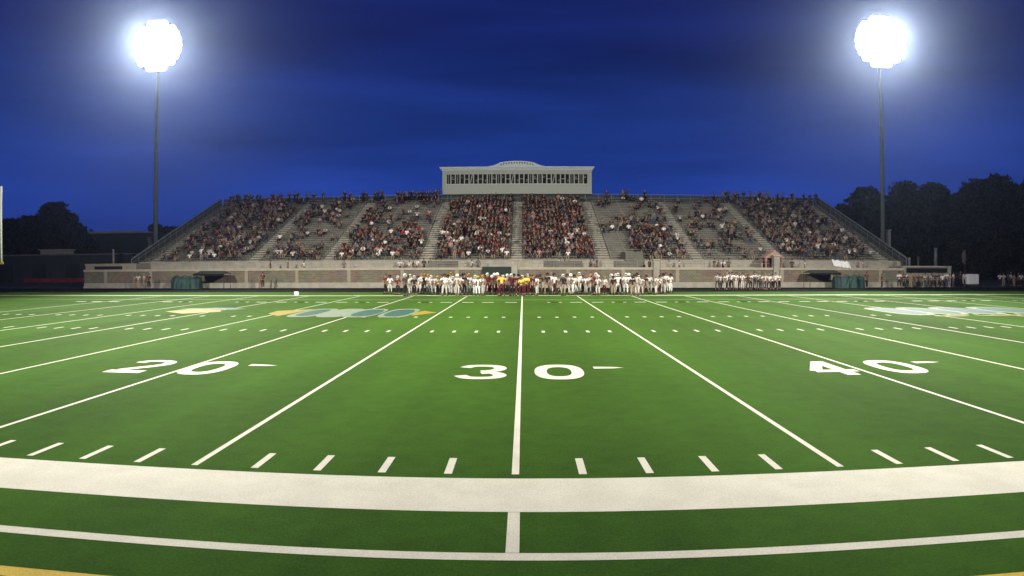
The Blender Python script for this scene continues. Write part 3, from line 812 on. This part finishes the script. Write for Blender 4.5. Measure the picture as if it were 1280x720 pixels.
def V(*a): return Vector(a)
def pose_joints(kind):
    """joints of a 1.78 m figure facing -Y"""
    J = dict(pel=V(0,0,.96), spn=V(0,0,1.14), che=V(0,-.01,1.34), nck=V(0,0,1.50), hd=V(0,-.02,1.62), top=V(0,-.01,1.72))
    J.update(shL=V(-.19,0,1.42), elL=V(-.25,.02,1.14), wrL=V(-.26,-.06,.90), shR=V(.19,0,1.42), elR=V(.25,.02,1.14), wrR=V(.26,-.06,.90))
    J.update(hpL=V(-.10,0,.92), knL=V(-.12,-.02,.50), anL=V(-.13,.02,.09), toL=V(-.15,-.15,.035), hpR=V(.10,0,.92), knR=V(.12,-.02,.50), anR=V(.13,.02,.09), toR=V(.15,-.15,.035))
    if kind == 'hips':
        J.update(elL=V(-.40,.06,1.20), wrL=V(-.20,-.08,1.02), elR=V(.40,.06,1.20), wrR=V(.20,-.08,1.02), anL=V(-.20,.02,.09), toL=V(-.24,-.14,.035), anR=V(.20,.02,.09), toR=V(.24,-.14,.035), knL=V(-.16,-.02,.5), knR=V(.16,-.02,.5))
    if kind == 'walk':
        J.update(knL=V(-.11,-.20,.52), anL=V(-.11,-.27,.10), toL=V(-.12,-.44,.05), knR=V(.11,.05,.50), anR=V(.11,.32,.14), toR=V(.11,.20,.04), elL=V(-.25,.14,1.16), wrL=V(-.26,.12,.92), elR=V(.25,-.12,1.17), wrR=V(.22,-.30,1.06))
    if kind == 'arm_up':
        J.update(elR=V(.34,-.02,1.62), wrR=V(.28,-.05,1.88))
    if kind == 'crossed':
        J.update(elL=V(-.28,-.06,1.16), wrL=V(.02,-.22,1.20), elR=V(.28,-.06,1.16), wrR=V(-.02,-.24,1.15))
    if kind == 'side':
        J.update(knL=V(-.09,-.12,.50), anL=V(-.10,-.05,.09), toL=V(-.14,-.2,.035), elL=V(-.24,-.10,1.15), wrL=V(-.12,-.30,1.20), che=V(0,-.05,1.33), hd=V(.02,-.07,1.60), top=V(.03,-.07,1.70))
    if kind == 'sit':
        for k in ('pel','spn','che','nck','hd','top','shL','shR'): J[k] = J[k]+V(0, 0, -.42)
        J['che'] += V(0,-.05,0); J['nck'] += V(0,-.08,0); J['hd'] += V(0,-.09,0); J['top'] += V(0,-.09,0); J['shL'] += V(0,-.06,0); J['shR'] += V(0,-.06,0)
        J.update(elL=V(-.27,-.12,.76), wrL=V(-.13,-.36,.62), elR=V(.27,-.12,.76), wrR=V(.13,-.36,.62), hpL=V(-.10,-.02,.52), knL=V(-.14,-.46,.50), anL=V(-.14,-.44,.08), toL=V(-.15,-.60,.035), hpR=V(.10,-.02,.52), knR=V(.14,-.46,.50), anR=V(.14,-.44,.08), toR=V(.15,-.60,.035))
    if kind == 'clap':
        J = pose_joints('sit'); J.update(elL=V(-.30,-.18,.86), wrL=V(-.06,-.34,1.02), elR=V(.30,-.18,.86), wrR=V(.06,-.34,1.02))
    if kind == 'lean':
        J = pose_joints('sit')
        for k, d in (('che', .12), ('nck', .20), ('hd', .24), ('top', .24), ('shL', .17), ('shR', .17)): J[k] = J[k]+V(0, -d, -d*.35)
        J.update(elL=V(-.22,-.38,.66), wrL=V(-.06,-.50,.60), elR=V(.22,-.38,.66), wrR=V(.06,-.50,.60))
    return J

def make_proto(kind, head='hair', fine=True, sub=1):
    J = pose_joints(kind); names = ['pel','spn','che','nck','hd','top','shL','elL','wrL','shR','elR','wrR','hpL','knL','anL','toL','hpR','knR','anR','toR']
    vs = [J[n] for n in names]; ix = {n: i for i, n in enumerate(names)}
    E_ = [('pel','spn'),('spn','che'),('che','nck'),('nck','hd'),('hd','top'),('che','shL'),('shL','elL'),('elL','wrL'),('che','shR'),('shR','elR'),('elR','wrR'),('pel','hpL'),('hpL','knL'),('knL','anL'),('anL','toL'),('pel','hpR'),('hpR','knR'),('knR','anR'),('anR','toR')]
    es = [(ix[a], ix[b_]) for a, b_ in E_]
    rd = dict(pel=.125, spn=.115, che=.135, nck=.055, hd=.078, top=.082, shL=.062, elL=.042, wrL=.030, shR=.062, elR=.042, wrR=.030, hpL=.088, knL=.058, anL=.040, toL=.036, hpR=.088, knR=.058, anR=.040, toR=.036)
    radii = [rd[n] for n in names]
    # nose gives the head a front
    vs.append(J['hd']+V(0, -.105, .0)); es.append((ix['hd'], len(vs)-1)); radii.append(.016)
    if fine:
        for s in ('L', 'R'):
            wv = J['wr'+s]; d = (wv-J['el'+s]).normalized(); side = d.cross(V(1, 0, 0) if abs(d.x) < .8 else V(0, 1, 0)).normalized()
            vs.append(wv+d*.075); pi_ = len(vs)-1; es.append((ix['wr'+s], pi_)); radii.append(.032)
            for k, ln in ((-1.5, .062), (-.5, .078), (.5, .074), (1.5, .058)):
                a = wv+d*.10+side*.016*k; m_ = a+d*ln*.55; e_ = m_+(d*.8+V(0, -.5, 0)).normalized()*ln*.5
                vs += [m_, e_]; n_ = len(vs); es += [(pi_, n_-2), (n_-2, n_-1)]; radii += [.0095, .008]
            a = wv+d*.05+side*.055; vs.append(a); es.append((ix['wr'+s], len(vs)-1)); radii.append(.011)
    body = skin_mesh(vs, es, radii, sub)
    def garment(keys, edges, rr_, ends):
        vv = [J[k] if isinstance(k, str) else k for k in keys]
        return skin_mesh(vv, edges, rr_, sub)
    lp = lambda a, b_, t: J[a].lerp(J[b_], t)
    shirt = garment(['spn', 'che', lp('che', 'nck', .62), 'shL', lp('shL', 'elL', .85), 'shR', lp('shR', 'elR', .85), lp('pel', 'spn', .15)],
                    [(0,1),(1,2),(1,3),(3,4),(1,5),(5,6),(0,7)], [.132, .155, .068, .084, .060, .084, .060, .132], None)
    pants = garment(['pel', 'hpL', 'knL', lp('knL', 'anL', .75), 'hpR', 'knR', lp('knR', 'anR', .75), lp('pel', 'spn', .4)],
                    [(0,1),(1,2),(2,3),(0,4),(4,5),(5,6),(0,7)], [.140, .103, .073, .058, .103, .073, .058, .122], None)
    sh = []
    for s in ('L', 'R'):
        shoes = MB(); a, t_ = J['an'+s], J['to'+s]; c = (a+t_)/2+V(0, 0, -.0); d = t_-a
        shoes.ellip((c.x, c.y-.01, .048), .052, .155, .048, 10, 5); sh.append(shoes.mesh('shoe', CL['black'], True))
    hb = MB(); c = (J['hd']+J['top'])/2
    if head == 'helmet':
        n, m_ = 14, 9; vs_, fs_ = [], []
        for j in range(m_+1):
            p = math.pi/2-math.pi*.80*j/m_
            for i in range(n):
                t = 2*math.pi*i/n; vs_.append((c.x+.125*cs(p)*cs(t), c.y+.145*cs(p)*sn(t)+.005, c.z+.02+.135*sn(p)))
        for j in range(m_):
            for i in range(n):
                t = 2*math.pi*(i+.5)/n
                if sn(t) < -.45 and j >= 4: continue
                fs_.append((j*n+i, (j+1)*n+i, (j+1)*n+(i+1) % n, j*n+(i+1) % n))
        hb.add(vs_, fs_)
        for z in (-.02, -.055, -.09):
            hb.path([(c.x-.10, c.y-.08, c.z+z), (c.x-.05, c.y-.165, c.z+z), (c.x+.05, c.y-.165, c.z+z), (c.x+.10, c.y-.08, c.z+z)], .009, 5)
        hm = hb.mesh('helmet', CL['white'], True)
    else:
        n, m_ = 12, 7; vs_, fs_ = [], []
        for j in range(m_+1):
            p = math.pi/2-math.pi*(.66 if head == 'hair' else .5)*j/m_
            for i in range(n):
                t = 2*math.pi*i/n; vs_.append((c.x+.096*cs(p)*cs(t), c.y+.110*cs(p)*sn(t)+.018, c.z+.035+.108*sn(p)))
        for j in range(m_):
            for i in range(n):
                t = 2*math.pi*(i+.5)/n
                if sn(t) < -.2 and j >= 3: continue
                fs_.append((j*n+i, (j+1)*n+i, (j+1)*n+(i+1) % n, j*n+(i+1) % n))
        hb.add(vs_, fs_)
        if head == 'cap': hb.box(c.x-.06, c.x+.06, c.y-.18, c.y-.08, c.z+.05, c.z+.065)
        hm = hb.mesh('hair', HR[0], True)
    for me, m_ in ((body, SK[0]), (shirt, CL['white']), (pants, CL['white'])):
        me.materials.clear(); me.materials.append(m_)
    return dict(body=body, shirt=shirt, trousers=pants, shoeL=sh[0], shoeR=sh[1], head=hm, kind=kind, headkind=head)

PR = {(k, h): make_proto(k, h) for k, h in (('stand', 'helmet'), ('hips', 'helmet'), ('walk', 'helmet'), ('arm_up', 'helmet'), ('side', 'helmet'),
      ('stand', 'hair'), ('hips', 'hair'), ('walk', 'hair'), ('crossed', 'hair'), ('arm_up', 'hair'), ('side', 'hair'))}
for k in ('sit', 'clap', 'lean'): PR[(k, 'hair')] = make_proto(k, 'hair', fine=False, sub=1)

def setmat(o, m):
    o.material_slots[0].link = 'OBJECT'; o.material_slots[0].material = m
def person(key, loc, rz, scale, shirt, pants, skin, headmat, label, group, padded=False):
    p = PR[key]
    t = link(bpy.data.objects.new('person', p['body'])); t.location = loc; t.rotation_euler = (0, 0, rz); t.scale = (scale*(1.1 if padded else 1),)*2+(scale,)
    setmat(t, skin)
    for part, nm, m_ in (('shirt', 'jersey' if padded else 'shirt', shirt), ('trousers', 'trousers', pants), ('shoeL', 'shoe', CL['black']), ('shoeR', 'shoe', CL['black']), ('head', 'helmet' if p['headkind'] == 'helmet' else 'hair', headmat)):
        c = link(bpy.data.objects.new(nm, p[part])); c.parent = t; setmat(c, m_)
    return tag(t, label, 'person', group)
POSE = {'stand': 'standing', 'hips': 'hands on hips', 'walk': 'walking', 'arm_up': 'arm raised', 'side': 'bending an arm', 'crossed': 'arms folded', 'sit': 'seated', 'clap': 'seated clapping', 'lean': 'leaning forward'}
people = []      # (x, y, z, rz, key, shirt name, pants name, head name, padded, where, group)
def G(px, y):    # pixel column to x on a given depth (approximate lens inverse on the horizon row)
    u = px-640; r_ = abs(u); t = r_/FPX
    for _ in range(12): t -= (t+K1*t**3+K2*t**5-r_/FPX)/(1+3*K1*t*t+5*K2*t**4)
    return y*math.tan(math.copysign(t, u)-.0166)
# far sideline squad
px = 482.0
while px < 838:
    y = R.uniform(57.9, 62.5)
    if px < 505: o = R.choice([('darkred', 'black'), ('white', 'offwhite'), ('white', 'offwhite')])
    elif px < 608: o = R.choice([('white', 'offwhite'), ('white', 'offwhite'), ('white', 'white'), ('white', 'black'), ('black', 'black'), ('charcoal', 'black'), ('offwhite', 'offwhite')])
    elif px < 664: o = R.choice([('darkred', 'darkred'), ('darkred', 'black'), ('maroon', 'darkred'), ('pink', 'black')])
    else: o = R.choice([('white', 'offwhite'), ('white', 'white'), ('white', 'offwhite'), ('offwhite', 'offwhite'), ('darkred', 'black'), ('black', 'khaki'), ('white', 'darkred')])
    o = ('darkred', o[1]) if o[0] == 'maroon' else o
    pl = R.random() < .78
    key = (R.choice(['stand', 'hips', 'walk', 'side', 'stand']), 'helmet') if pl else (R.choice(['stand', 'crossed', 'hips', 'walk']), 'hair')
    hd = R.choice(['white', 'white', 'darkred', 'black', 'gold']) if pl else 'hair'
    people.append([G(px, y), y, 0, R.uniform(-1.2, 1.2)+(math.pi if R.random() < .25 else 0), key, *o, hd, pl, 'on the far sideline below the grandstand', 'football squad on the far sideline'])
    px += R.uniform(2.0, 5.6) if R.random() < .94 else R.uniform(7, 10)
for px, y in ((627, 57.8), (651.5, 57.9), (658, 58.0)):
    people.append([G(px, y), y, 0, R.uniform(-.3, .3), (R.choice(['hips', 'crossed']), 'hair'), 'yellow', 'darkred', 'hair', False, 'in the middle of the far sideline squad', 'yellow shirted people on the far sideline'])
# second group on the track, right of centre
px = 897
while px < 977:
    y = R.uniform(68.5, 71.0); o = R.choice([('white', 'black'), ('white', 'offwhite'), ('offwhite', 'charcoal'), ('white', 'black'), ('charcoal', 'black')])
    people.append([G(px, y), y, 0, R.uniform(-1, 1), (R.choice(['stand', 'hips', 'side', 'walk']), 'hair'), *o, 'hair', False, 'on the track between squad and right tarp', 'people on the track right of the squad'])
    px += R.uniform(3.0, 5.4)
px = 1124
while px < 1283:
    y = R.uniform(76.6, 78.6) if px > 1192 else R.uniform(73.2, 75.2)
    if not (1219 < px < 1247):
        o = R.choice([('white', 'denim'), ('offwhite', 'khaki'), ('pink', 'khaki'), ('charcoal', 'black'), ('grey', 'denim'), ('white', 'black'), ('khaki', 'khaki'), ('navy', 'black')])
        people.append([G(px, y), y, 0, R.uniform(-1, 1), (R.choice(['stand', 'crossed', 'side', 'walk']), 'hair'), *o, 'hair', False, 'behind the track at the far right', 'people standing behind the track at far right'])
    px += R.uniform(3.2, 6.0)
for px, y in ((168, 73.5), (173, 73.8), (180, 73.6), (186, 74), (325, 73.8), (328, 73.4), (1083, 72), (1102, 71)):
    o = R.choice([('offwhite', 'khaki'), ('pink', 'khaki'), ('darkred', 'black')])
    people.append([G(px, y), y, 0, R.uniform(-1, 1), (R.choice(['stand', 'side']), 'hair'), *o, 'hair', False, 'on the track below the grandstand wall', 'people on the track by the wall'])
# on the walkway
for px in (338, 360, 380, 430, 500, 504, 512, 517, 522, 530, 538, 545, 552, 590, 598, 700, 706, 711, 738, 742, 746, 812, 836, 849, 893, 898, 904, 911, 990, 1006, 1078):
    y = R.uniform(77, 78.8); o = R.choice([('white', 'denim'), ('white', 'black'), ('charcoal', 'black'), ('black', 'black')]) if 495 < px < 560 else R.choice([('charcoal', 'black'), ('grey', 'denim'), ('white', 'denim'), ('green', 'khaki'), ('offwhite', 'khaki')])
    people.append([G(px, y), y, 1.45, R.uniform(-1.5, 1.5), (R.choice(['stand', 'walk', 'crossed', 'side']), 'hair'), *o, 'hair', False, 'on the walkway in front of the seats', 'people on the walkway'])
# seated crowd: density by section and row
secs = []
edges_ = [SX0+.4]+[c for c, _ in AIS]+[SX1-.4]
def dens(x, k):
    f = k/NR
    if x < -44.8: return .0 if k > 2 else .15
    if x < -33.3: return (.72 if f < .85 else .5)*(1-.55*max(0, (-x-37)/9)*(1-f))
    if x < -23.8: return .62 if k < 3 else (.17 if f < .5 else .36 if f < .8 else .22)+(.30 if f > .72 and x > -31 and x < -27 else 0)
    if x < -12.2: return (.90 if x < -17.5 else .75) if f < .38 else (.35 if f < .62 else .22) if x > -18 else (.55 if f < .6 else .2)
    if x < -1.5: return .93 if f < .95 else .5
    if x < 8.5: return .95 if f < .95 else .6
    if x < 12.9: return 0 if k < 6 else .12
    if x < 19.9: return .88 if f < .42 else (.36 if f < .6 else .2)
    if x < 30.1: return .35 if k < 5 and x > 26 else .26 if f < .4 else .28 if f < .8 else .22
    if x < 43.6: return .72 if f < .75 else .5
    return .0
spect = []
for k in range(NR):
    y = Y0+k*RUN+.52; z = Z0+k*RISE
    for x0, x1 in SEG:
        x = x0+.3
        while x < x1-.25:
            g = .78+.35*math.sin(x*.9+k*.8)*math.sin(x*.37-k*.55)
            if NP.rand() < dens(x, k)*(.93 if -12 < x < 9 else .80)*min(1.12, max(.25, g)):
                center = -12 < x < 9; f = k/NR
                if center: pal = ['darkred']*8+['black']*12+['charcoal']*6+['grey']*3+['white']*(3 if f < .35 else 1)+['pink']
                elif -23 < x < -12: pal = ['darkred']*4+['black']*5+['charcoal']*3+['white']*2+['grey']*3+['pink', 'navy', 'red']
                elif x < -23: pal = ['charcoal']*5+['black']*6+['grey']*5+['darkred']*2+['pink']+['offwhite']*2+['navy']*2+['white']*(2 if f < .3 else 0)
                elif x < 21: pal = ['black']*6+['charcoal']*4+['darkred']*3+['white']*2+['khaki']+['grey']*2+['green']
                else: pal = ['charcoal']*6+['grey']*5+['black']*5+['green']*2+['khaki']*2+['offwhite', 'darkred', 'navy', 'white']
                spect.append((x+NP.uniform(-.06, .06), y, z, k, pal[NP.randint(len(pal))], NP.uniform(-.35, .35)))
            x += .56
NTOP = 0
for i_ in range(190):
    x = SX0+1+i_*.485+NP.uniform(-.1, .1)
    pr = .75 if -46 < x < -38 or -19.5 < x < -12.5 or 29 < x < 34 else .35 if x < -20 or x > 30 else .12
    if NP.rand() < pr and not -12.4 < x < 10.6: spect.append((x, YT-.1, ZT+NP.uniform(-.1, .1), NR, ['black', 'charcoal', 'black', 'grey', 'navy'][NP.randint(5)], NP.uniform(-1, 1)))
standing_rows = lambda x, k: k == NR or NP.rand() < (.30 if -12 < x < 9 and k < 8 else .06)
NIND = max(0, 300-len(people)-2)
front = sorted(spect, key=lambda s: (s[3], s[0]))
ind, rest = front[:NIND], front[NIND:]
for s in ind:
    st = standing_rows(s[0], s[3])
    key = (('stand' if NP.rand() < .7 else 'arm_up'), 'hair') if st else (['sit', 'sit', 'clap', 'lean'][NP.randint(4)], 'hair')
    people.append([s[0], s[1]-(.28 if st else .0), s[2], s[5], key, s[4], ['denim', 'black', 'khaki', 'charcoal'][NP.randint(4)], 'hair', False, 'on the %s bench row of the grandstand' % ordn(s[3]), 'spectators on the lower benches'])
HN = ['black-haired', 'brown-haired', 'fair-haired', 'grey-haired']
cnt = {}
people.sort(key=lambda p: p[0])
for p in people:
    x, y, z, rz, key, sh, pa, hd, padded, where, group = p
    hi = R.choice([0, 0, 1, 1, 1, 2, 3]); si = R.choice([0, 0, 1, 2, 3]) if padded else R.choice([0, 0, 0, 1, 2])
    hm = CL[hd] if hd != 'hair' else HR[hi]
    kk = (where, sh, pa if z == 0 else '', key[0])
    i = cnt.get(kk, 0); cnt[kk] = i+1
    what = ('player in %s jersey and %s trousers' if padded else 'person in %s shirt and %s trousers') % (sh, pa) if z == 0 else 'person in %s shirt' % sh
    place = where.replace('in the middle of ', 'amid ').replace('in front of the seats', 'before the seats').replace('of the grandstand', 'from the bottom') if 'bench' in where else where
    if 'bench' in where: lab = f'{sh} shirted person {POSE[key[0]]}, {ordn(i)} such from left, {ordn(int(round((z-Z0)/RISE)))} bench row up'
    else: lab = None
    p.append((hi, si, hm, kk, i, lab))
SHORT = {'on the far sideline below the grandstand': 'on far sideline', 'in the middle of the far sideline squad': 'mid far sideline', 'on the track between squad and right tarp': 'on track beside squad',
         'behind the track at the far right': 'behind track at far right', 'on the track below the grandstand wall': 'on track by wall', 'on the walkway in front of the seats': 'on walkway before seats'}
for p in people:
    x, y, z, rz, key, sh, pa, hd, padded, where, group, (hi, si, hm, kk, i, lab) = p
    if lab is None:
        who = 'player' if padded else 'person'
        cl_ = f'in {sh} and {pa}' if z == 0 else f'in {sh}'
        lab = f'{who} {cl_}, {POSE[key[0]]}, {ordn(i)} such from left {SHORT[where]}'.replace('behind track at far right', 'far right')
    # distinct clothes combinations that share every word get told apart by their helmet
    person(key, (x, y, z), rz, R.uniform(.90, 1.07), CL[sh], CL[pa], SK[si], hm, lab, group, padded)

# the other spectators: one mass
def arr(me):
    nv = len(me.vertices); co = np.empty(nv*3); me.vertices.foreach_get('co', co)
    tris = []; me.calc_loop_triangles(); t = np.empty(len(me.loop_triangles)*3, dtype=np.int32); me.loop_triangles.foreach_get('vertices', t)
    return co.reshape(-1, 3), t.reshape(-1, 3)
low = {}
for k in ('sit', 'clap', 'lean', 'stand', 'arm_up'):
    p = make_proto(k, 'hair', fine=False, sub=0); low[k] = {q: arr(p[q]) for q in ('body', 'shirt', 'trousers', 'head')}
mats_ = SK+HR+list(CL.values()); mid_ = {m_.name: i for i, m_ in enumerate(mats_)}
VV, TT_, MM = [], [], []; off = 0
for s in rest:
    st = standing_rows(s[0], s[3]); kind = ('stand' if NP.rand() < .75 else 'arm_up') if st else ['sit', 'sit', 'clap', 'lean'][NP.randint(4)]
    c_, s_ = cs(s[5]), sn(s[5]); sc_ = NP.uniform(.86, 1.06)
    ms = dict(body=SK[NP.choice([0, 0, 0, 1, 2])], shirt=CL[s[4]], trousers=CL[['denim', 'black', 'black', 'charcoal', 'navy'][NP.randint(5)]], head=HR[NP.choice([0, 0, 1, 1, 2, 3])])
    for q, (co, tr) in low[kind].items():
        P = co*sc_; X = P[:, 0]*c_-P[:, 1]*s_+s[0]; Y = P[:, 0]*s_+P[:, 1]*c_+s[1]-(.28 if st else 0); Z = P[:, 2]+s[2]
        VV.append(np.stack([X, Y, Z], 1)); TT_.append(tr+off); MM.append(np.full(len(tr), mid_[ms[q].name], dtype=np.int32)); off += len(co)
VV = np.concatenate(VV); TT_ = np.concatenate(TT_); MM = np.concatenate(MM)
me = bpy.data.meshes.new('crowd'); me.vertices.add(len(VV)); me.vertices.foreach_set('co', VV.ravel().astype(np.float32))
me.loops.add(len(TT_)*3); me.loops.foreach_set('vertex_index', TT_.ravel().astype(np.int32))
me.polygons.add(len(TT_)); me.polygons.foreach_set('loop_start', np.arange(0, len(TT_)*3, 3, dtype=np.int32))
for m_ in mats_: me.materials.append(m_)
me.polygons.foreach_set('material_index', MM); me.update(calc_edges=True)
tag(link(bpy.data.objects.new('crowd', me)), 'dense crowd of spectators filling the upper rows of the grandstand', 'crowd', kind='stuff')
print('people', len(people), 'crowd', len(rest), 'tris', len(TT_))

# ------------------------------------------------------------------ haze added to give the floodlights a halo like lens bloom
HAZE = 0.00028
b = MB(); b.box(-160, 160, -60, 190, -1.05, 60)
hz = b.build('haze', None)
hm = bpy.data.materials.new('halo_haze'); hm.use_nodes = True
nt = hm.node_tree; nt.nodes.clear()
pv = nt.nodes.new('ShaderNodeVolumePrincipled'); out = nt.nodes.new('ShaderNodeOutputMaterial')
pv.inputs['Color'].default_value = (.50, .64, 1, 1); pv.inputs['Density'].default_value = HAZE; pv.inputs['Anisotropy'].default_value = .92
nt.links.new(pv.outputs[0], out.inputs['Volume'])
hz.data.materials.clear(); hz.data.materials.append(hm)
tag(hz, 'thin added haze that gives the floodlights their halo', 'haze', kind='stuff')
hz.display_type = 'WIRE'

# ------------------------------------------------------------------ render look
sc.view_settings.view_transform = 'Standard'; sc.view_settings.look = 'None'; sc.view_settings.gamma = 1.0
sc.view_settings.exposure = 0.0
sc.cycles.max_bounces = 5; sc.cycles.volume_bounces = 0; sc.cycles.diffuse_bounces = 2; sc.cycles.glossy_bounces = 2
sc.cycles.sample_clamp_indirect = 4.0
sc.cycles.use_denoising = True
sc.cycles.volume_step_rate = 4.0
